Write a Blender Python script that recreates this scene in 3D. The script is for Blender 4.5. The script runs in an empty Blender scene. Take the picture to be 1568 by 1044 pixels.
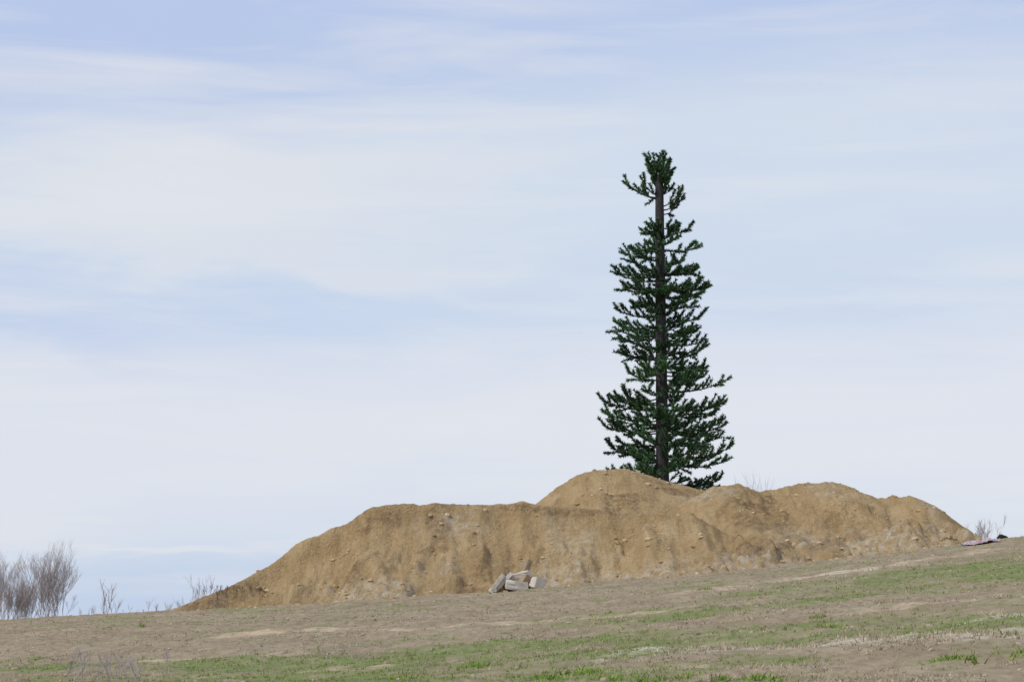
import bpy, math, random
import numpy as np
from mathutils import Vector
random.seed(7); rng=np.random.default_rng(11)
sc=bpy.context.scene
try:
    sc.view_settings.view_transform='Standard'; sc.view_settings.look='None'; sc.view_settings.exposure=0
except Exception: pass

# ---------------------------------------------------------------- camera
F=3049.0; PITCH=math.atan(453/3049.0); CH=1.6
cd=bpy.data.cameras.new('camera'); cam=bpy.data.objects.new('camera',cd); sc.collection.objects.link(cam)
cam.location=(0,0,CH); cam.rotation_euler=(math.radians(90)+PITCH,0,0)
cd.sensor_width=36; cd.lens=70; cd.clip_start=0.1; cd.clip_end=20000; sc.camera=cam
def P(u,v,Y):
    a=(u-784)/F; b=(522-v)/F
    dy=math.cos(PITCH)-b*math.sin(PITCH); dz=math.sin(PITCH)+b*math.cos(PITCH)
    t=Y/dy
    return (a*t,Y,CH+dz*t)

# ---------------------------------------------------------------- noise
PERM=rng.permutation(4096)
def _h(ix,iy,seed):
    return PERM[(ix+PERM[(iy+seed*131)&4095])&4095]/4095.0
def vnoise(x,y,seed=0):
    x=np.asarray(x,float); y=np.asarray(y,float)
    ix=np.floor(x).astype(int); iy=np.floor(y).astype(int)
    fx=x-ix; fy=y-iy; fx=fx*fx*fx*(fx*(fx*6-15)+10); fy=fy*fy*fy*(fy*(fy*6-15)+10)
    a=_h(ix,iy,seed);b=_h(ix+1,iy,seed);c=_h(ix,iy+1,seed);d=_h(ix+1,iy+1,seed)
    return (a*(1-fx)+b*fx)*(1-fy)+(c*(1-fx)+d*fx)*fy-0.5
def fbm(x,y,oct=5,seed=0,gain=0.5):
    r=0;a=1.0;f=1.0
    for i in range(oct):
        r=r+a*vnoise(x*f+i*17.3,y*f-i*9.1,seed+i); a*=gain; f*=2.03
    return r
def softplus(t,w): 
    t=np.asarray(t,float)
    return w*np.logaddexp(0,t/w)
def smooth(a,b,x):
    t=np.clip((x-a)/(b-a),0,1); return t*t*(3-2*t)

# ---------------------------------------------------------------- terrain functions
def field(x,y):
    x=np.asarray(x,float); y=np.asarray(y,float)
    X=50*np.tanh(x/50)
    z=0.083*X+0.00125*X*X+0.0455*np.clip(y,-200,1e9)
    z=z-0.105*softplus(y-80,3.0)
    z=-14+softplus(z+14,1.0)
    z=z+0.10*fbm(x/5,y/5,3,3)+0.10*fbm(x/0.9,y/0.9,4,40)*smooth(400,100,np.abs(y))
    return z
def smax(a,b,k):
    m=np.maximum(a,b); return m+k*np.log(np.exp((a-m)/k)+np.exp((b-m)/k))
def ridge(pts):
    q=np.array([P(u,v,Y) for u,v,Y in pts]); return q[:,0],q[:,1],q[:,2]
RA=ridge([(150,985,75),(215,952,75),(280,926,75.5),(330,907,76),(365,893,76.5),(410,866,77),(450,833,77.5),(500,812,78),(530,800,78),(560,780,78),(590,770,78),(615,769,78),(640,772,78),(700,774,78),(780,770,78),(800,766,78),(825,773,78),(900,778,78),(960,784,78),(1045,790,78),(1100,812,78),(1200,850,78),(1300,885,78)])
RB=ridge([(640,880,86),(720,830,87),(780,800,88),(825,768,88),(850,750,88),(880,732,88),(910,720,88),(950,717,88),(980,721,88),(1010,732,88),(1050,742,88),(1090,752,88),(1130,768,88),(1200,800,88),(1280,850,88)])
RC=ridge([(960,830,85),(1020,790,85),(1060,763,85),(1090,748,85),(1130,742,85),(1165,752,85),(1200,746,85),(1240,740,85),(1290,742,85),(1330,757,84),(1345,763,84),(1390,759,83),(1430,774,82),(1470,799,81),(1500,817,80),(1540,838,79),(1600,870,79)])
RD=ridge([(940,880,75),(980,822,76),(1010,798,76.5),(1050,785,77),(1080,797,76.5),(1130,812,76),(1200,806,77),(1260,818,76),(1300,822,76),(1350,806,76),(1400,806,76),(1440,816,75.5),(1480,832,75),(1520,850,75),(1560,880,75)])
def rz(R,x,y,tf,tb,r):
    yr=np.interp(x,R[0],R[1]); zr=np.interp(x,R[0],R[2])
    zr=zr-0.45*np.clip(R[0][0]-x,0,50)-0.45*np.clip(x-R[0][-1],0,50)
    d=yr-y
    t=np.where(d>0,tf,tb)
    return zr-t*(np.sqrt(d*d+r*r)-r)
def mound(x,y):
    x=np.asarray(x,float); y=np.asarray(y,float)
    wx=x+0.12*fbm(x/2.2,y/2.2,3,60)
    wy=y+1.3*fbm(x/3.5,y/5,4,61)
    A=rz(RA,wx,wy,0.60,0.62,0.2); B=rz(RB,wx,wy,0.55,0.6,0.8); C=rz(RC,wx,wy,0.52,0.6,0.8); D=rz(RD,x,wy,0.5,0.5,0.7)
    dA=np.clip(np.interp(wx,RA[0],RA[1])-wy,0,20); A=A-0.55*smooth(0.1,1.0,dA)*(1-0.6*smooth(3,8,dA))
    z=smax(smax(A,B,0.05),smax(C,D,0.07),0.06)
    front=smooth(0.0,2.0,np.interp(x,RA[0],RA[1])-y)
    dc=np.minimum.reduce([np.abs(np.interp(x,R[0],R[1])-wy)+np.clip(z-Q,0,9)*2 for R,Q in ((RA,A),(RB,B),(RC,C))])
    off=smooth(0.3,2.6,dc)
    sx=wx+0.35*(y-78)*fbm(x/6,y*0,2,66)
    rn=fbm(sx/0.75,y/6,4,70,0.6); gul=-np.abs(fbm(sx/1.5,y/9,3,170))       # sharp gullies
    left=1-smooth(-3,2,x)
    z=z+(0.34*rn+(0.45+.35*left)*(gul+.2))*(0.25+0.75*front)*(.25+.75*off)
    z=z+0.60*fbm(x/2.8,y/2.8,4,80)*(0.12+.88*off)
    g=fbm(x/0.5,y/0.5,4,90,0.65)
    rough=np.clip(smooth(-0.05,0.35,fbm(x/3.0,y/3.0,3,95))+.35*left,0,1)
    z=z+(0.08+0.30*rough)*g*(.4+.6*off)
    return z

def grid_mesh(name,xs,ys,zf,keep=None):
    X,Y=np.meshgrid(xs,ys); Z=zf(X,Y)
    nx,ny=len(xs),len(ys)
    co=np.stack([X,Y,Z],-1).reshape(-1,3)
    i=np.arange(nx*ny).reshape(ny,nx)
    q=np.stack([i[:-1,:-1],i[:-1,1:],i[1:,1:],i[1:,:-1]],-1).reshape(-1,4)
    if keep is not None:
        k=keep(X,Y,Z).reshape(-1); q=q[k[q].any(1)]
        used=np.unique(q); mp=np.full(nx*ny,-1); mp[used]=np.arange(len(used)); q=mp[q]; co=co[used]
    return mesh_np(name,co,q),co
def mesh_np(name,co,faces,smoothf=True):
    n=faces.shape[1]
    me=bpy.data.meshes.new(name)
    me.vertices.add(len(co)); me.vertices.foreach_set('co',np.ascontiguousarray(co,dtype=np.float32).ravel())
    me.loops.add(faces.size); me.loops.foreach_set('vertex_index',np.ascontiguousarray(faces,dtype=np.int32).ravel())
    me.polygons.add(len(faces)); me.polygons.foreach_set('loop_start',np.arange(0,faces.size,n,dtype=np.int32))
    me.polygons.foreach_set('use_smooth',np.full(len(faces),smoothf))
    me.update(calc_edges=True); me.validate()
    return me
def add_obj(name,me,mat=None,parent=None):
    o=bpy.data.objects.new(name,me); sc.collection.objects.link(o)
    if mat: me.materials.append(mat)
    if parent: o.parent=parent
    return o
def vcol(me,name,rgb):
    a=me.color_attributes.new(name,'FLOAT_COLOR','POINT')
    c=np.ones((len(me.vertices),4),np.float32); c[:,:rgb.shape[1]]=rgb
    a.data.foreach_set('color',c.ravel())
def empty(name,loc=(0,0,0)):
    e=bpy.data.objects.new(name,None); sc.collection.objects.link(e); e.location=loc; return e

# ---------------------------------------------------------------- material helpers
class NT:
    def __init__(s,name):
        s.m=bpy.data.materials.new(name); s.m.use_nodes=True; s.t=s.m.node_tree
        s.b=s.t.nodes['Principled BSDF']; s.b.inputs['Roughness'].default_value=0.95
        s.b.inputs['Specular IOR Level'].default_value=0.15
        s.obj=s.n('ShaderNodeNewGeometry').outputs['Position']
    def n(s,k): return s.t.nodes.new(k)
    def l(s,a,b): s.t.links.new(a,b)
    def scale(s,vec,sx,sy,sz):
        m=s.n('ShaderNodeMapping'); m.inputs['Scale'].default_value=(sx,sy,sz); s.l(vec,m.inputs['Vector']); return m.outputs[0]
    def noise(s,scale,detail=5,rough=0.6,vec=None,dist=0):
        n=s.n('ShaderNodeTexNoise'); n.inputs['Scale'].default_value=scale; n.inputs['Detail'].default_value=detail
        n.inputs['Roughness'].default_value=rough; n.inputs['Distortion'].default_value=dist
        s.l(vec if vec is not None else s.obj,n.inputs['Vector']); return n.outputs['Fac']
    def ramp(s,fac,stops):
        r=s.n('ShaderNodeValToRGB'); e=r.color_ramp.elements
        e[0].position=stops[0][0]; e[0].color=(*stops[0][1],1); e[1].position=stops[-1][0]; e[1].color=(*stops[-1][1],1)
        for p,c in stops[1:-1]:
            k=e.new(p); k.color=(*c,1)
        s.l(fac,r.inputs[0]); return r.outputs[0]
    def mix(s,f,a,b,mode='MIX'):
        m=s.n('ShaderNodeMix'); m.data_type='RGBA'; m.blend_type=mode
        if isinstance(f,(int,float)): m.inputs[0].default_value=f
        else: s.l(f,m.inputs[0])
        for k,v in ((6,a),(7,b)):
            if isinstance(v,tuple): m.inputs[k].default_value=(*v,1)
            else: s.l(v,m.inputs[k])
        return m.outputs[2]
    def attr(s,name):
        a=s.n('ShaderNodeAttribute'); a.attribute_name=name; return a
    def math(s,op,a,b):
        m=s.n('ShaderNodeMath'); m.operation=op
        for k,v in ((0,a),(1,b)):
            if isinstance(v,(int,float)): m.inputs[k].default_value=v
            else: s.l(v,m.inputs[k])
        return m.outputs[0]
    def bump(s,h,strength,dist):
        b=s.n('ShaderNodeBump'); b.inputs['Strength'].default_value=strength; b.inputs['Distance'].default_value=dist
        s.l(h,b.inputs['Height']); s.l(b.outputs[0],s.b.inputs['Normal'])
    def col(s,c):
        if isinstance(c,tuple): s.b.inputs['Base Color'].default_value=(*c,1)
        else: s.l(c,s.b.inputs['Base Color'])
BW=(0,0,0);WH=(1,1,1)

# dirt
d=NT('mound_dirt')
c=d.ramp(d.noise(0.35,4,0.6),[(0.3,(0.44,0.300,0.140)),(0.5,(0.53,0.375,0.190)),(0.7,(0.60,0.445,0.245))])
st=d.noise(1.0,4,0.65,d.scale(d.obj,2.6,0.35,0.7),0.4)
c=d.mix(d.ramp(st,[(0.42,BW),(0.66,WH)]),c,(0.42,0.285,0.135))
c=d.mix(d.ramp(d.noise(5,5,0.7),[(0.50,BW),(0.72,(0.75,0.75,0.75))]),c,(0.33,0.215,0.110))
c=d.mix(d.ramp(d.noise(9,4,0.75),[(0.56,BW),(0.72,(0.7,0.7,0.7))]),c,(0.68,0.56,0.37))
pa=d.attr('mask'); sp=d.n('ShaderNodeSeparateColor'); d.l(pa.outputs['Color'],sp.inputs[0])
pf=d.math('MULTIPLY',sp.outputs[0],d.ramp(d.noise(3.5,5,0.8),[(0.44,BW),(0.62,WH)]))
c=d.mix(pf,c,(0.64,0.57,0.44))
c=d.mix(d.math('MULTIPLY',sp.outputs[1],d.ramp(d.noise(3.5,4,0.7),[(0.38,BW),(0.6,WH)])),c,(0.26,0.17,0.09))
d.col(c)
h=d.math('ADD',d.noise(7,5,0.75),d.math('MULTIPLY',st,0.6)); d.bump(h,1.0,0.2)
DIRT=d.m

# field
g=NT('field_ground')
base=g.ramp(g.noise(0.5,5,0.7),[(0.3,(0.29,0.22,0.14)),(0.5,(0.37,0.29,0.19)),(0.7,(0.44,0.355,0.24))])
base=g.mix(g.ramp(g.noise(5,5,0.75,g.scale(g.obj,1,0.4,1)),[(0.44,BW),(0.68,(0.85,0.85,0.85))]),base,(0.21,0.16,0.10))
base=g.mix(g.ramp(g.noise(2.2,5,0.75,g.scale(g.obj,1,0.5,1)),[(0.52,BW),(0.66,(0.45,0.45,0.45))]),base,(0.22,0.225,0.10))
ga=g.attr('mask'); gs=g.n('ShaderNodeSeparateColor'); g.l(ga.outputs['Color'],gs.inputs[0])
gf=g.math('MULTIPLY',gs.outputs[0],g.ramp(g.noise(1.7,5,0.8,g.scale(g.obj,1,0.7,1)),[(0.34,BW),(0.54,WH)]))
gc=g.ramp(g.noise(4,4,0.7),[(0.3,(0.145,0.18,0.06)),(0.7,(0.25,0.28,0.10))])
base=g.mix(gf,base,gc)
pf=g.math('MULTIPLY',gs.outputs[1],g.ramp(g.noise(3,4,0.7),[(0.38,BW),(0.6,WH)]))
base=g.mix(pf,base,(0.56,0.43,0.285))
base=g.mix(g.math('MULTIPLY',gs.outputs[2],g.ramp(g.noise(2.2,4,0.7),[(0.38,BW),(0.6,WH)])),base,(0.56,0.50,0.38))
g.col(base); g.bump(g.noise(9,4,0.75),0.7,0.12)
GROUND=g.m

# ---------------------------------------------------------------- ground sheet
def axis(lo,hi,step,far):
    mid=np.arange(lo,hi+1e-6,step); out=[];s=step;p=hi
    while p<far: s*=1.35;p+=s;out.append(p)
    out2=[];s=step;p=lo
    while p>-far: s*=1.35;p-=s;out2.append(p)
    return np.array(out2[::-1]+list(mid)+out)
gx=axis(-34,34,0.17,6000); gy=axis(14,90,0.2,8000)
gme,gco=grid_mesh('field_ground',gx,gy,field)
def ghit(u,v,m=False):
    for Y in np.arange(12,82,0.25):
        p=P(u,v,Y); zz=field(p[0],p[1])
        if m and Y>60: zz=max(zz,mound(p[0],p[1]))
        if zz>=p[2]: return (p[0],p[1])
    return (P(u,v,79)[0],79)
def dist_poly(x,y,pts,wid):
    best=np.full(x.shape,1e9)
    for (a,wa),(b,wb) in zip(list(zip(pts,wid))[:-1],list(zip(pts,wid))[1:]):
        ax,ay=a;bx,by=b;dx,dy=bx-ax,by-ay
        t=np.clip(((x-ax)*dx+(y-ay)*dy)/(dx*dx+dy*dy+1e-9),0,1)
        dd=np.hypot(x-ax-t*dx,y-ay-t*dy)/(wa+(wb-wa)*t)
        best=np.minimum(best,dd)
    return best
def poly(px): 
    return [ghit(u,v) for u,v,w in px],[w for u,v,w in px]
GB=[poly([(1180,905,1.2),(1320,888,3.0),(1450,876,5.0),(1640,862,7.0)]),
    poly([(300,1020,1.0),(520,1010,2.4),(800,1000,2.8),(960,985,2.8),(1130,968,2.4),(1330,962,1.8),(1640,945,2.0)]),
    poly([(-60,1020,1.0),(120,1018,1.1),(420,1012,.9)]),
    poly([(480,1030,1.5),(760,1018,1.6),(1000,1000,1.4)]),
    poly([(0,1046,1.0),(250,1040,1.0),(600,1040,1.2),(900,1040,1.2),(1200,1042,.8)]),
    poly([(930,940,1.2),(1100,935,1.8),(1250,915,1.8)])]
PB=[poly([(430,968,.7),(500,963,1.1),(570,958,.6)]),poly([(1135,992,.3),(1180,989,.45)]),poly([(200,1013,.3),(240,1010,.4)]),
    poly([(650,958,.6),(900,945,.8),(1000,938,.5)]),poly([(1350,930,.4),(1420,928,.6)]),poly([(1050,905,.8),(1250,880,1.0),(1500,845,1.0)]),poly([(880,1028,.25),(1040,1034,.35)]),poly([(500,1034,.2),(560,1030,.3)])]
DB=[poly([(1120,1000,.5),(1280,985,.8),(1420,978,.9),(1620,965,1.0)]),poly([(1480,942,.5),(1620,936,.7)]),poly([(1000,1000,.3),(1100,998,.5)]),poly([(1230,885,1.0),(1330,868,1.0)])]
def masks(x,y):
    wx=x+1.8*fbm(x/3,y/3,5,200,.6); wy=y+2.6*fbm(x/3,y/3,5,210,.6)
    def m(L,s=1.25):
        r=np.zeros(x.shape)
        for pts,w in L: r=np.maximum(r,1-smooth(0.35,s,dist_poly(wx,wy,pts,w)))
        return r
    gr=m(GB,1.45); n=smooth(-0.2,0.3,fbm(x/2.2,y/1.8,5,220,.6)); gr=np.clip(gr*(0.45+0.75*n)+0.5*smooth(0.10,0.42,fbm(x/2.5,y/2,5,230)),0,1)
    return gr,m(PB),m(DB)
mk=np.stack(masks(gco[:,0],gco[:,1]),-1); vcol(gme,'mask',mk)
add_obj('field_ground',gme,GROUND)

# ---------------------------------------------------------------- mound
mx=np.arange(-19,23,0.07); my=np.arange(60,100,0.08)
mme,mco=grid_mesh('dirt_mound',mx,my,mound,keep=lambda X,Y,Z:Z>field(X,Y)-0.25)
x,y,z=mco.T; hgt=z-field(x,y)
low=1-smooth(0.3,1.5,hgt)
pal=np.clip(low*smooth(-0.1,0.4,fbm(x/3,y/3,3,300))*.9+0.55*smooth(0.15,0.45,fbm(x/2.2,y/2.2,4,310)),0,1)
def blob(u,v,Y,rx,rz_): 
    p=P(u,v,Y); return np.exp(-((x-p[0])/rx)**2-((z-p[2])/rz_)**2)*(y<Y+5)
pal=np.clip(pal+blob(560,905,72,2.2,.35)+blob(1350,828,76,.5,.5)+blob(1210,805,77,.8,.3)+blob(1230,830,76,1.0,.3)+blob(680,800,76,1.3,.5)+blob(950,880,72,1.,.2)+blob(1070,762,84,.8,.2),0,1)
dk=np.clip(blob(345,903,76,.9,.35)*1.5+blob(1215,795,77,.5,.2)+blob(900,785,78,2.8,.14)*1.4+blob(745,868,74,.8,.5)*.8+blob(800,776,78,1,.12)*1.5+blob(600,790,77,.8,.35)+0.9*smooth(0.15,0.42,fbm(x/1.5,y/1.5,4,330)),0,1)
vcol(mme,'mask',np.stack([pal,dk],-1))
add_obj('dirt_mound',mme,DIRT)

# ---------------------------------------------------------------- clods / stones
def blob_mesh(name,pos,size,flat=0.7):
    phi=(1+5**.5)/2
    V=np.array([(-1,phi,0),(1,phi,0),(-1,-phi,0),(1,-phi,0),(0,-1,phi),(0,1,phi),(0,-1,-phi),(0,1,-phi),(phi,0,-1),(phi,0,1),(-phi,0,-1),(-phi,0,1)])/1.9
    Fc=np.array([(0,11,5),(0,5,1),(0,1,7),(0,7,10),(0,10,11),(1,5,9),(5,11,4),(11,10,2),(10,7,6),(7,1,8),(3,9,4),(3,4,2),(3,2,6),(3,6,8),(3,8,9),(4,9,5),(2,4,11),(6,2,10),(8,6,7),(9,8,1)])
    n=len(pos)
    vv=V[None]*(0.7+0.6*rng.random((n,12,1)))*size[:,None,None]*np.stack([np.ones(n)*1.1,np.ones(n),np.ones(n)*flat],-1)[:,None,:]
    a=rng.random(n)*6.28; ca,sa=np.cos(a),np.sin(a)
    X=vv[...,0]*ca[:,None]-vv[...,1]*sa[:,None]; Yy=vv[...,0]*sa[:,None]+vv[...,1]*ca[:,None]
    vv=np.stack([X,Yy,vv[...,2]],-1)+pos[:,None,:]
    f=(Fc[None]+12*np.arange(n)[:,None,None]).reshape(-1,3)
    return mesh_np(name,vv.reshape(-1,3),f,False)
n=9000
cx=rng.uniform(-17,21,n); cy=rng.uniform(64,90,n)
k=(fbm(cx/2,cy/2,3,400)+0.25*rng.random(n))>0.06
cx,cy=cx[k],cy[k]; mz=mound(cx,cy); fz=field(cx,cy); on=mz>fz-0.8
cx,cy=cx[on],cy[on]; cz=np.maximum(mz[on],fz[on])
sz=0.02+0.11*rng.random(len(cx))**6
me=blob_mesh('dirt_clods',np.stack([cx,cy,cz],-1),sz)
q=NT('clod_dirt'); q.col(q.ramp(q.noise(2.0,4,0.7),[(0.35,(0.32,0.21,0.11)),(0.5,(0.46,0.33,0.18)),(0.68,(0.62,0.52,0.37))])); q.bump(q.noise(20,4,.7),.6,.03)
add_obj('dirt_clods',me,q.m)
n=1600
yy=rng.uniform(16,78,n); xx=rng.uniform(-0.34,0.34,n)*yy
me=blob_mesh('field_stones',np.stack([xx,yy,field(xx,yy)],-1),0.010+0.04*rng.random(n)**5+yy*0.0003)
q2=NT('field_stone'); q2.col(q2.ramp(q2.noise(1.5,4,0.7),[(0.35,(0.28,0.21,0.14)),(0.5,(0.38,0.30,0.21)),(0.68,(0.50,0.43,0.33))]))
add_obj('field_stones',me,q2.m)

# ---------------------------------------------------------------- grass
def blades(px,py,h,w,colr,lean,nb):
    n=len(px); px=np.repeat(px,nb);py=np.repeat(py,nb);h=np.repeat(h,nb)*rng.uniform(.5,1.15,n*nb);w=np.repeat(w,nb)
    col=np.repeat(colr,nb,0)*rng.uniform(.8,1.2,(n*nb,1)); lean=np.repeat(lean,nb)
    spread=h*0.55
    bx=px+rng.normal(0,1,n*nb)*spread; by=py+rng.normal(0,1,n*nb)*spread
    bz=field(bx,by)-0.01
    a=rng.random(n*nb)*6.28; dx=np.cos(a)*w/2;dy=np.sin(a)*w/2
    b=rng.random(n*nb)*6.28; lx=np.cos(b)*lean*h; ly=np.sin(b)*lean*h
    v=np.stack([np.stack([bx-dx,by-dy,bz],-1),np.stack([bx+dx,by+dy,bz],-1),np.stack([bx+lx,by+ly,bz+h],-1)],1)
    return v.reshape(-1,3),np.repeat(col,3,0)
n=52000
yy=16*np.exp(rng.random(n)*np.log(80/16.)); xx=rng.uniform(-0.33,0.33,n)*yy
gr,pl,dr=masks(xx,yy)
r=rng.random(n); clump=fbm(xx/1.6,yy/1.6,5,500,.6)
isg=(r<gr*0.9)
keep=(isg|(clump+0.35*rng.random(n)>0.14)|(dr>0.4))&~((pl>0.55)&(rng.random(n)<.85))
xx,yy,isg,dr,gr=xx[keep],yy[keep],isg[keep],dr[keep],gr[keep]; n=len(xx)
colg=np.array([0.19,0.25,0.08])*(rng.uniform(.75,1.3,(n,1)))+np.array([.06,.03,.0])*rng.random((n,1))
cold=np.array([0.47,0.39,0.27])*rng.uniform(.5,1.25,(n,1))
colr=np.where(isg[:,None],colg,cold)
h=np.where(isg,rng.uniform(.025,.065,n),rng.uniform(.02,.06,n)+0.07*dr*rng.random(n))
w=0.007+yy*0.0003
V1,C1=blades(xx,yy,h,w,colr,np.where(isg,.5,.9),5)
wp=[(720,1022),(735,1021),(890,1032),(900,1036),(820,1040),(845,1042),(1455,1012),(1465,1010),(215,959),(1270,960),(1080,903),(960,1043),(1000,1042),(1100,1043),(610,1040),(1560,1000),(1250,948),(60,1010),(1040,1040),(1160,1040),(1180,1042),(930,1040)]
pts=[]
for u,v in wp:
    a,b=ghit(u,v)
    for i in range(11): pts.append((a+random.gauss(0,.09),b+random.gauss(0,.16)))
pts=np.array(pts); m=len(pts)
V2,C2=blades(pts[:,0],pts[:,1],rng.uniform(.04,.10,m),np.full(m,.020),np.array([[.19,.30,.05]])*rng.uniform(.7,1.2,(m,1)),np.full(m,.8),7)
V=np.concatenate([V1,V2]);C=np.concatenate([C1,C2])
me=mesh_np('grass',V,np.arange(len(V)).reshape(-1,3),False); vcol(me,'tint',C)
q=NT('grass_blades'); q.col(q.attr('tint').outputs['Color']); add_obj('grass',me,q.m)

# ---------------------------------------------------------------- monopine tree
TY=110.0
def txz(v): p=P(1010,v,TY); return p
PX=P(1011,500,TY)[0]-P(1010,500,TY)[0]
axx=P(1012,500,TY)[0]
def vz(v): return txz(v)[2]
tb=float(field(axx,TY))
tree=empty('pine_tree',(axx,TY,tb)); 
TV=[];TF=[]
def tube(path,rad,n=6,V=TV,Fl=TF):
    base=len(V)
    path=[Vector(p) for p in path]
    for i,p in enumerate(path):
        d=(path[min(i+1,len(path)-1)]-path[max(i-1,0)]).normalized()
        u=d.cross(Vector((0,0,1)) if abs(d.z)<.9 else Vector((1,0,0))).normalized(); w=d.cross(u)
        for k in range(n):
            a=k/n*math.tau; V.append(tuple(p+(u*math.cos(a)+w*math.sin(a))*rad[i]))
    for i in range(len(path)-1):
        for k in range(n):
            a=base+i*n+k;b=base+i*n+(k+1)%n
            Fl.append((a,b,b+n,a+n))
ztop=vz(270)
TR=[];TRF=[]
pth=[];rd=[]
N=60
for i in range(N+1):
    t=i/N; zz=-0.3+t*(ztop-tb+0.3); pth.append((0,0,zz)); rd.append((0.43*(1-t)+0.23*t)*(1+0.02*math.sin(i*2.1)))
tube(pth,rd,28,TR,TRF)
me=bpy.data.meshes.new('trunk'); me.from_pydata(TR,[],TRF); me.update()
for p in me.polygons: p.use_smooth=True
tk=NT('trunk_bark')
bn=tk.noise(3,5,0.7,tk.scale(tk.obj,3,3,0.6))
tk.col(tk.ramp(bn,[(0.3,(0.022,0.021,0.022)),(0.55,(0.055,0.052,0.054)),(0.8,(0.14,0.135,0.135))])); tk.bump(bn,.7,.06)
add_obj('trunk',me,tk.m,tree)
ND=[];NDc=[]
def needles(path_p,path_d,length,dens,nl,bright,wd=.031):
    n=max(6,int(length*dens))
    t=rng.random(n)**0.85
    d=np.array(path_d); p=np.array(path_p)
    pos=p+d*(t*length)[:,None]
    rnd=rng.normal(size=(n,3)); rnd-= (rnd@d)[:,None]*d; rnd/=np.linalg.norm(rnd,axis=1)[:,None]
    dirn=rnd*0.85+d*0.6+np.array([0,0,0.12]); dirn/=np.linalg.norm(dirn,axis=1)[:,None]
    L=nl*rng.uniform(.65,1.2,n)*(1-0.25*t)
    side=np.cross(dirn,rng.normal(size=(n,3))); side/=np.linalg.norm(side,axis=1)[:,None]
    v=np.stack([pos-side*wd,pos+side*wd,pos+dirn*L[:,None]],1)
    ND.append(v.reshape(-1,3)); 
    NDc.append(np.repeat(bright*rng.uniform(.55,1.45,n),3))
def branch(z0,az,L,up=0.05,start=0.22,r0=0.05,curl=0.08,tw=1.0):
    dirh=np.array([math.cos(az),math.sin(az),0]); side=np.array([-math.sin(az),math.cos(az),0])
    bend=random.uniform(-.2,.2)
    def pt(t): return np.array([0,0,z0])+dirh*(L*t)+side*(bend*L*t*t)+np.array([0,0,1])*L*(up*t+curl*t*t-0.06*math.sin(t*3.1))
    ps=[pt(i/7) for i in range(8)]
    tube(ps,[r0*(1-.8*i/7) for i in range(8)],5)
    b=random.uniform(.6,1.4)
    nt=max(3,int(L*(1-start)/0.26))
    sd=random.choice([-1,1])
    for i in range(nt):
        t=start+(1-start)*(i+random.random()*.7)/nt
        t=min(t,.97); a=pt(t); dd=pt(min(t+.05,1.02))-pt(t-.03); dd/=np.linalg.norm(dd)
        sd=-sd
        upz=random.uniform(.3,1.25) if random.random()<.72 else random.uniform(-.4,.2)
        dv=dd*random.uniform(.5,1.0)+side*sd*random.uniform(.2,.9)+np.array([0,0,upz])
        dv/=np.linalg.norm(dv)
        l=tw*random.uniform(.45,.98)*(1.1-.2*(t-start)/(1-start))
        tube([a,a+dv*l*.8],[.014,.006],3)
        needles(a+dv*l*.08,dv,l*.92,120,.235,b*random.uniform(.75,1.25))
    dd=pt(1.0)-pt(.9); dd/=np.linalg.norm(dd)
    dd=dd+np.array([0,0,random.uniform(.1,.7)]); dd/=np.linalg.norm(dd)
    needles(pt(.9),dd,.55*tw,125,.21,b)
    if L>1.0:
        for s0,s1 in ((start,.6),(.6,.95)):
            k=pt(s1)-pt(s0); kl=np.linalg.norm(k); needles(pt(s0),k/kl,kl,80,.19,b*.9)
ev=[250,275,300,315,335,350,385,405,425,460,500,545,575,595,640,660,690,725,760,800]
eL=[18,50,22,6,8,30,76,84,68,72,80,74,87,84,108,90,95,100,94,80]
eR=[12,25,50,45,15,68,88,68,87,80,74,78,82,114,112,117,114,117,105,90]
v=354.0
while v<800:
    Lm=np.interp(v,ev,eL)*PX; Rm=np.interp(v,ev,eR)*PX
    nb=random.choice([8,9,9,10]) if v>380 else 7
    off=random.random()*6.28
    for i in range(nb):
        az=off+i/nb*math.tau+random.uniform(-.4,.4)
        c_=math.cos(az); wr=(1+c_)/2
        ext=Rm*wr+Lm*(1-wr)
        ext*=random.choice([1.0,0.95,0.88,0.8,0.68,0.5])
        if math.sin(az)<-.75: ext*=.8
        branch(vz(v)-tb+random.uniform(-.55,.55)-ext*.05,az,max(.5,ext-.38),up=random.uniform(-.12,.14),start=random.uniform(.10,.30),curl=random.uniform(.0,.15))
    for az,ex in ((math.pi+random.uniform(-.35,.35),Lm),(random.uniform(-.35,.35),Rm)):
        if random.random()<.8:
            branch(vz(v)-tb-ex*.04+random.uniform(-.35,.35),az,max(.5,ex*random.uniform(.88,1.05)-.36),up=random.uniform(-.06,.08),start=.22,curl=.09)
    v+=26+random.uniform(-6,6)
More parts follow.
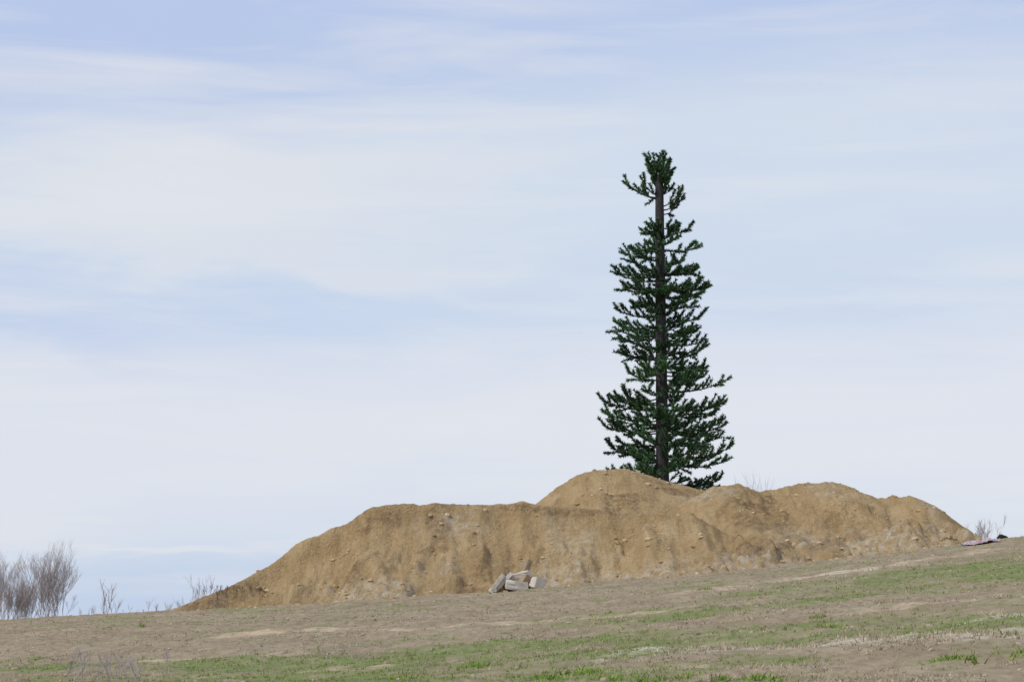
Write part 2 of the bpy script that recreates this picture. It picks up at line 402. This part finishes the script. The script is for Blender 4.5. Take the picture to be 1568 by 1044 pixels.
# upper crown
hh=lambda v:vz(v)-tb
branch(hh(303),math.pi-.1,1.85,up=.22,start=.3,curl=.2); branch(hh(300),math.pi+.5,1.1,up=.2,start=.25,curl=.4); branch(hh(304),math.pi-.6,1.0,up=.1,start=.25,curl=.3)
branch(hh(322),.15,1.4,up=.15,start=.4,curl=.42); branch(hh(318),-.4,1.25,up=.3,start=.4,curl=.4); branch(hh(328),.5,1.0,up=.1,start=.4,curl=.3); branch(hh(298),.3,.6,up=.1,start=.2,curl=.3)
for i in range(13):
    az=i*2.4; branch(hh(296-2.8*i),az,random.uniform(.4,.72),up=random.uniform(.5,1.0),start=.1,curl=.5,r0=.03,tw=.85)
def spike(x0,v0,dx,dz,L):
    dd=np.array([dx,random.uniform(-.1,.1),dz]);dd/=np.linalg.norm(dd); p0=np.array([x0,0,hh(v0)])
    tube([p0,p0+dd*L*.9],[.04,.012],5)
    needles(p0,dd,L,150,.26,1.0)
    for k in range(8):
        a=p0+dd*L*(.1+.11*k); s_=np.array([random.choice([-1,1])*random.uniform(.4,.9),random.uniform(-.8,.8),.9]); s_/=np.linalg.norm(s_)
        needles(a,s_,random.uniform(.28,.48),150,.21,random.uniform(.8,1.3))
spike(0.0,280,.05,1,1.7); spike(.15,282,.28,1,1.5); spike(-.1,284,-.38,1,1.55); spike(.3,284,.5,1,1.0)
me=bpy.data.meshes.new('branches'); me.from_pydata(TV,[],TF); me.update()
bk=NT('branch_wood'); bk.col(bk.ramp(bk.noise(4,3,.6),[(.3,(.04,.032,.026)),(.7,(.08,.065,.055))])); add_obj('branches',me,bk.m,tree)
V=np.concatenate(ND);C=np.concatenate(NDc)
me=mesh_np('needles',V,np.arange(len(V)).reshape(-1,3),False)
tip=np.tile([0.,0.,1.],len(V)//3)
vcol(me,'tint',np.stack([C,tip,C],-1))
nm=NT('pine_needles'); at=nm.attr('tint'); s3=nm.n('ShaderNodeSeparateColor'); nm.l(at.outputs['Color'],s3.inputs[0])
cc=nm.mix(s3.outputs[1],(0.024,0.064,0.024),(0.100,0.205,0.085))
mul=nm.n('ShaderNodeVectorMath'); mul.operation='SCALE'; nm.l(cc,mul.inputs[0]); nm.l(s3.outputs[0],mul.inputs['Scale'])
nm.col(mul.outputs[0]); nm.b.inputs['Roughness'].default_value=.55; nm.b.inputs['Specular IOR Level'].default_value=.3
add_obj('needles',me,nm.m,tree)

# ---------------------------------------------------------------- bare shrubs
def twigs(name,specs,mat):
    V=[];Fl=[]
    def rec(p,d,l,r,lev):
        segs=3; pts=[p];rr=[r]
        for i in range(segs):
            d=(d+Vector((random.gauss(0,.10),random.gauss(0,.10),random.gauss(.06,.05)))).normalized()
            p=p+d*(l/segs); pts.append(p); rr.append(r*(1-.5*(i+1)/segs))
        tube(pts,rr,3,V,Fl)
        if lev>0:
            for k in range(random.choice([3,4,4,5])):
                t=random.uniform(.3,1); q=pts[min(int(t*segs),segs-1)].lerp(pts[min(int(t*segs)+1,segs)],t*segs%1)
                nd=(d+Vector((random.gauss(0,.36),random.gauss(0,.36),random.uniform(0,.4)))).normalized()
                rec(q,nd,l*random.uniform(.45,.72),r*.6,lev-1)
    for (x,y,h,sp,ns,lev,r) in specs:
        z=float(field(x,y))
        zz=max(z,float(mound(x,y)) if 62<y<100 and -19<x<23 else z)
        for i in range(ns):
            d=Vector((random.gauss(0,sp),random.gauss(0,sp),1)).normalized()
            rec(Vector((x+random.gauss(0,sp*1.2),y+random.gauss(0,sp*1.2),zz-.05)),d,h*random.uniform(.42,.62),r,lev)
    me=bpy.data.meshes.new(name); me.from_pydata(V,[],Fl); me.update(); return add_obj(name,me,mat)
tw=NT('twig_bark'); tw.col(tw.ramp(tw.noise(2,3,.6),[(.3,(.32,.275,.265)),(.7,(.45,.405,.395))]))
def bush(u,v,Y,r=.02,sp=.28,ns=7,lev=3,name='bare_shrub'):
    X,_,Z=P(u,v,Y); g0=float(field(X,Y)); 
    if 62<Y<100 and -19<X<23: g0=max(g0,float(mound(X,Y)))
    return twigs(name,[(X,Y,max(.3,Z-g0),sp,ns,lev,r)],tw.m)
bush(66,842,92,.020,.15,9,4); bush(90,856,92,.018,.13,7,4); bush(16,860,92,.020,.15,9,4); bush(46,872,94,.018,.14,6,4); bush(-10,868,93,.02,.15,7,4); bush(34,880,93,.016,.15,5,4)
bush(157,872,86,.024,.05,2,2,'dead_weed'); bush(170,903,86,.014,.12,3,2,'dead_weed'); bush(235,915,86,.01,.2,4,2,'dead_weed'); bush(200,925,85,.01,.2,4,2,'dead_weed')
bush(128,920,84,.01,.2,4,2,'dead_weed'); bush(312,885,86,.012,.2,5,3); bush(265,915,84,.01,.25,4,2,'dead_weed'); bush(292,905,84,.01,.25,4,2,'dead_weed')
bush(1130,726,93,.014,.3,7,3); bush(1165,730,94,.014,.35,8,3); bush(1500,792,88,.014,.25,6,3); bush(1485,796,88,.012,.25,5,3)
a,b=ghit(185,1044)
twigs('bare_shrub',[(a,b,.62,.34,7,3,.007),(a-.35,b+.3,.5,.36,4,3,.006),(a+.2,b-.2,.45,.35,4,3,.006)],tw.m)
br=NT('dry_brush_stems'); br.col((.20,.145,.09))
sp=[]
for i in range(7):
    X,Yb=ghit(random.uniform(325,372),random.uniform(908,918),True); sp.append((X,Yb,.35,.5,6,2,.010))
twigs('dry_brush',sp,br.m)

# ---------------------------------------------------------------- concrete rubble
import bmesh
cn=NT('broken_concrete'); nz=cn.noise(5,5,.7)
cn.col(cn.ramp(nz,[(.3,(.46,.41,.35)),(.55,(.60,.545,.47)),(.75,(.69,.64,.57))])); cn.bump(nz,.4,.03)
rd_=NT('brown_rubble'); rd_.col(rd_.ramp(rd_.noise(6,5,.7),[(.3,(.27,.195,.125)),(.7,(.42,.33,.23))])); rd_.bump(rd_.noise(12,5,.7),.7,.05)
rx,ry=ghit(790,903,True); ry-=.5; rx=P(790,903,ry)[0]; rzz=float(field(rx,ry)); rub=empty('concrete_rubble',(rx,ry,rzz))
mpp=ry/F; OFF=rzz-P(790,904,ry)[2]
def chunk(name,u,v,size,rot,jit=.04,mat=None,dy=0):
    bm=bmesh.new(); bmesh.ops.create_cube(bm,size=1)
    bmesh.ops.scale(bm,vec=size,verts=bm.verts)
    for w in bm.verts: w.co+=Vector([random.gauss(0,jit*min(size)*1.0) for _ in range(3)])
    bmesh.ops.subdivide_edges(bm,edges=bm.edges[:],cuts=3,use_grid_fill=True)
    for w in bm.verts: w.co+=Vector([random.gauss(0,jit*min(size)*.15) for _ in range(3)])
    bmesh.ops.bevel(bm,geom=[e for e in bm.edges if e.calc_face_angle(0)>.9],offset=.014,segments=2,affect='EDGES')
    me=bpy.data.meshes.new(name); bm.to_mesh(me); bm.free()
    o=add_obj(name,me,mat or cn.m,rub); p=P(u,v,ry+dy); o.location=(p[0]-rx,dy,p[2]-rzz+OFF); o.rotation_euler=[math.radians(t) for t in rot]
s=mpp
chunk('leaning_post_1',761,893,(6.5*s,.16,34*s),(0,36,8),dy=-.2)
chunk('leaning_post_2',771,891,(6*s,.16,38*s),(-8,42,-5),dy=.0)
chunk('leaning_post_3',785,885,(7*s,.18,42*s),(0,62,10),dy=.25)
chunk('slab_1',789,897,(32*s,.5,13*s),(8,8,12),jit=.14,dy=-.1)
chunk('slab_2',798,881,(26*s,.4,9*s),(10,-16,-15),jit=.14,dy=.25)
chunk('boulder',808,889,(19*s,.4,19*s),(20,15,30),jit=.16,mat=rd_.m,dy=.15)
chunk('block',824,892,(20*s,.4,16*s),(4,12,32),jit=.05,dy=-.1)
chunk('stub',807,866,(8*s,.2,18*s),(10,15,30),jit=.16,mat=rd_.m,dy=.35)
chunk('chip_1',755,903,(10*s,.2,6*s),(10,15,30),jit=.2,dy=-.2)
chunk('chip_2',838,901,(8*s,.15,5*s),(10,15,30),jit=.2,dy=-.2)

# ---------------------------------------------------------------- tarp and rubbish at right
tx,ty=ghit(1500,832,True)
xs=np.linspace(-.6,.6,50); ys=np.linspace(-.55,.55,40)
def tz(X,Y): return np.maximum(field(X+tx,Y+ty),mound(X+tx,Y+ty))+.04+.08*np.abs(fbm(X*3,Y*3,3,700))*2
me,co=grid_mesh('striped_tarp',xs,ys,tz)
o=add_obj('striped_tarp',me); o.location=(tx,ty,0)
tm=NT('tarp_cloth'); tcn=tm.n('ShaderNodeTexCoord'); wv=tm.n('ShaderNodeTexWave'); wv.bands_direction='Y'; wv.inputs['Scale'].default_value=1.3; wv.inputs['Distortion'].default_value=2.5; tm.l(tcn.outputs['Object'],wv.inputs[0])
cr=tm.ramp(wv.outputs['Fac'],[(.1,(.45,.18,.17)),(.3,(.50,.47,.44)),(.65,(.50,.48,.46)),(.9,(.18,.21,.34))]); tm.col(cr); me.materials.append(tm.m)
bx,by=P(1533,818,80)[:2]
bz=float(max(field(bx,by),mound(bx,by)))
bag=blob_mesh('trash_bag',np.array([[bx,by,bz+.10],[bx+.16,by,bz+.08],[bx-.12,by+.05,bz+.05]]),np.array([.22,.16,.15]),.9)
bgm=NT('black_plastic'); bgm.col((.012,.012,.014)); bgm.b.inputs['Roughness'].default_value=.4; ob=add_obj('trash_bag',bag,bgm.m)
ms=ob.modifiers.new('s','SUBSURF'); ms.levels=1; ms.render_levels=1

# ---------------------------------------------------------------- light
sd=Vector((-0.68,-0.42,0.82)).normalized()
sl=bpy.data.lights.new('sun','SUN'); sl.energy=2.3; sl.angle=math.radians(5); sl.color=(1,.95,.86)
so=bpy.data.objects.new('sun',sl); sc.collection.objects.link(so); so.rotation_euler=sd.to_track_quat('Z','Y').to_euler(); so.location=(-30,-20,60)
w=bpy.data.worlds.new('World'); sc.world=w; w.use_nodes=True; t=w.node_tree
bg=t.nodes['Background']; STR=0.10; bg.inputs['Strength'].default_value=STR
sky=t.nodes.new('ShaderNodeTexSky'); sky.sky_type='NISHITA'; sky.sun_disc=False
sky.sun_elevation=math.asin(sd.z); sky.sun_rotation=math.atan2(sd.x,sd.y); 
tc=t.nodes.new('ShaderNodeTexCoord'); D=tc.outputs['Generated']
L=t.links.new
def mapn(sx,sy,sz,rot=0):
    m=t.nodes.new('ShaderNodeMapping'); m.inputs['Scale'].default_value=(sx,sy,sz); m.inputs['Rotation'].default_value=(0,rot,0); L(D,m.inputs[0]); return m.outputs[0]
def nz_(vec,scale,det,rough,dist=0):
    n=t.nodes.new('ShaderNodeTexNoise'); n.inputs['Scale'].default_value=scale; n.inputs['Detail'].default_value=det; n.inputs['Roughness'].default_value=rough; n.inputs['Distortion'].default_value=dist; L(vec,n.inputs['Vector']); return n.outputs['Fac']
def mth(op,a,b,c=None):
    m=t.nodes.new('ShaderNodeMath'); m.operation=op
    for k,v in enumerate((a,b,c)):
        if v is None: continue
        if isinstance(v,(int,float)): m.inputs[k].default_value=v
        else: L(v,m.inputs[k])
    return m.outputs[0]
sep=t.nodes.new('ShaderNodeSeparateXYZ'); L(D,sep.inputs[0])
big=nz_(mapn(1,1,4.0,math.radians(-6)),2.6,3,.5,.3)
e=mth('DIVIDE',sep.outputs['Z'],0.32)
e=mth('MULTIPLY_ADD',big,0.40,mth('SUBTRACT',e,0.20))
rp=t.nodes.new('ShaderNodeValToRGB'); el=rp.color_ramp.elements
def s2l(c): return tuple(((v/255+.055)/1.055)**2.4 if v/255>.04 else v/255/12.92 for v in c)
stops=[(0.0,(188,206,234)),(0.08,(202,216,238)),(0.16,(216,225,240)),(0.28,(227,230,240)),(0.42,(223,228,240)),(0.52,(203,218,240)),(0.60,(209,222,239)),(0.70,(216,226,240)),(0.80,(206,219,239)),(0.90,(192,207,238)),(1.0,(187,203,238))]
el[0].position=stops[0][0]; el[0].color=(*s2l(stops[0][1]),1); el[1].position=1; el[1].color=(*s2l(stops[-1][1]),1)
for p_,c_ in stops[1:-1]:
    k=el.new(p_); k.color=(*s2l(c_),1)
rp.color_ramp.interpolation='B_SPLINE'
L(e,rp.inputs[0])
cur=rp.outputs[0]
wn=nz_(mapn(1,1,5.0,math.radians(-4)),5.0,4,.65,.5)
def cloud(x0,z0,rx,rz,tilt,amt,col):
    global cur
    ex=mth('DIVIDE',mth('SUBTRACT',sep.outputs['X'],x0),rx)
    zz=mth('SUBTRACT',sep.outputs['Z'],z0)
    zz=mth('MULTIPLY_ADD',mth('SUBTRACT',sep.outputs['X'],x0),-tilt,zz)
    zz=mth('MULTIPLY_ADD',mth('SUBTRACT',wn,.5),.10,zz)
    ez=mth('DIVIDE',zz,rz)
    r2=mth('ADD',mth('MULTIPLY',ex,ex),mth('MULTIPLY',ez,ez))
    f=mth('MULTIPLY',mth('POWER',2.718,mth('MULTIPLY',r2,-1.0)),amt)
    m=t.nodes.new('ShaderNodeMix'); m.data_type='RGBA'; L(f,m.inputs[0]); L(cur,m.inputs[6]); m.inputs[7].default_value=(*s2l(col),1); cur=m.outputs[2]
def X_(u): return (u-784)/3049.
def Z_(v): return math.sin(math.atan((975-v)/3049.)*.985)
WHT=(230,232,237); BLU=(188,205,238)
cloud(X_(250),Z_(290),.13,.022,.05,.85,WHT); cloud(X_(600),Z_(235),.12,.014,.12,.5,WHT); cloud(X_(420),Z_(375),.12,.014,-.02,.65,(228,231,237))
cloud(X_(60),Z_(480),.10,.018,0,.65,BLU); cloud(X_(500),Z_(470),.16,.012,.02,.45,(200,216,240)); cloud(X_(60),Z_(90),.14,.03,.1,.6,(183,200,236)); cloud(X_(500),Z_(60),.12,.02,.05,.5,(186,203,236))
cloud(X_(250),Z_(835),.07,.004,-.03,.8,(228,231,238)); cloud(X_(120),Z_(905),.14,.014,0,.5,(198,214,238))
cloud(X_(1350),Z_(140),.12,.022,.04,.6,(218,226,239)); cloud(X_(1350),Z_(650),.2,.05,0,.6,(228,231,241))
fine=nz_(mapn(1,1,9.0,math.radians(-4)),4.5,5,.58,.5)
fr=t.nodes.new('ShaderNodeMapRange'); fr.inputs[1].default_value=.44; fr.inputs[2].default_value=.76; fr.inputs[3].default_value=0; fr.inputs[4].default_value=.75; L(fine,fr.inputs[0])
mx1=t.nodes.new('ShaderNodeMix'); mx1.data_type='RGBA'; L(fr.outputs[0],mx1.inputs[0]); L(cur,mx1.inputs[6]); mx1.inputs[7].default_value=(*s2l((231,233,239)),1)
scl=t.nodes.new('ShaderNodeVectorMath'); scl.operation='SCALE'; scl.inputs['Scale'].default_value=1/STR; L(mx1.outputs[2],scl.inputs[0])
mx2=t.nodes.new('ShaderNodeMix'); mx2.data_type='RGBA'; mx2.inputs[0].default_value=.92; L(sky.outputs[0],mx2.inputs[6]); L(scl.outputs[0],mx2.inputs[7])
L(mx2.outputs[2],bg.inputs['Color'])
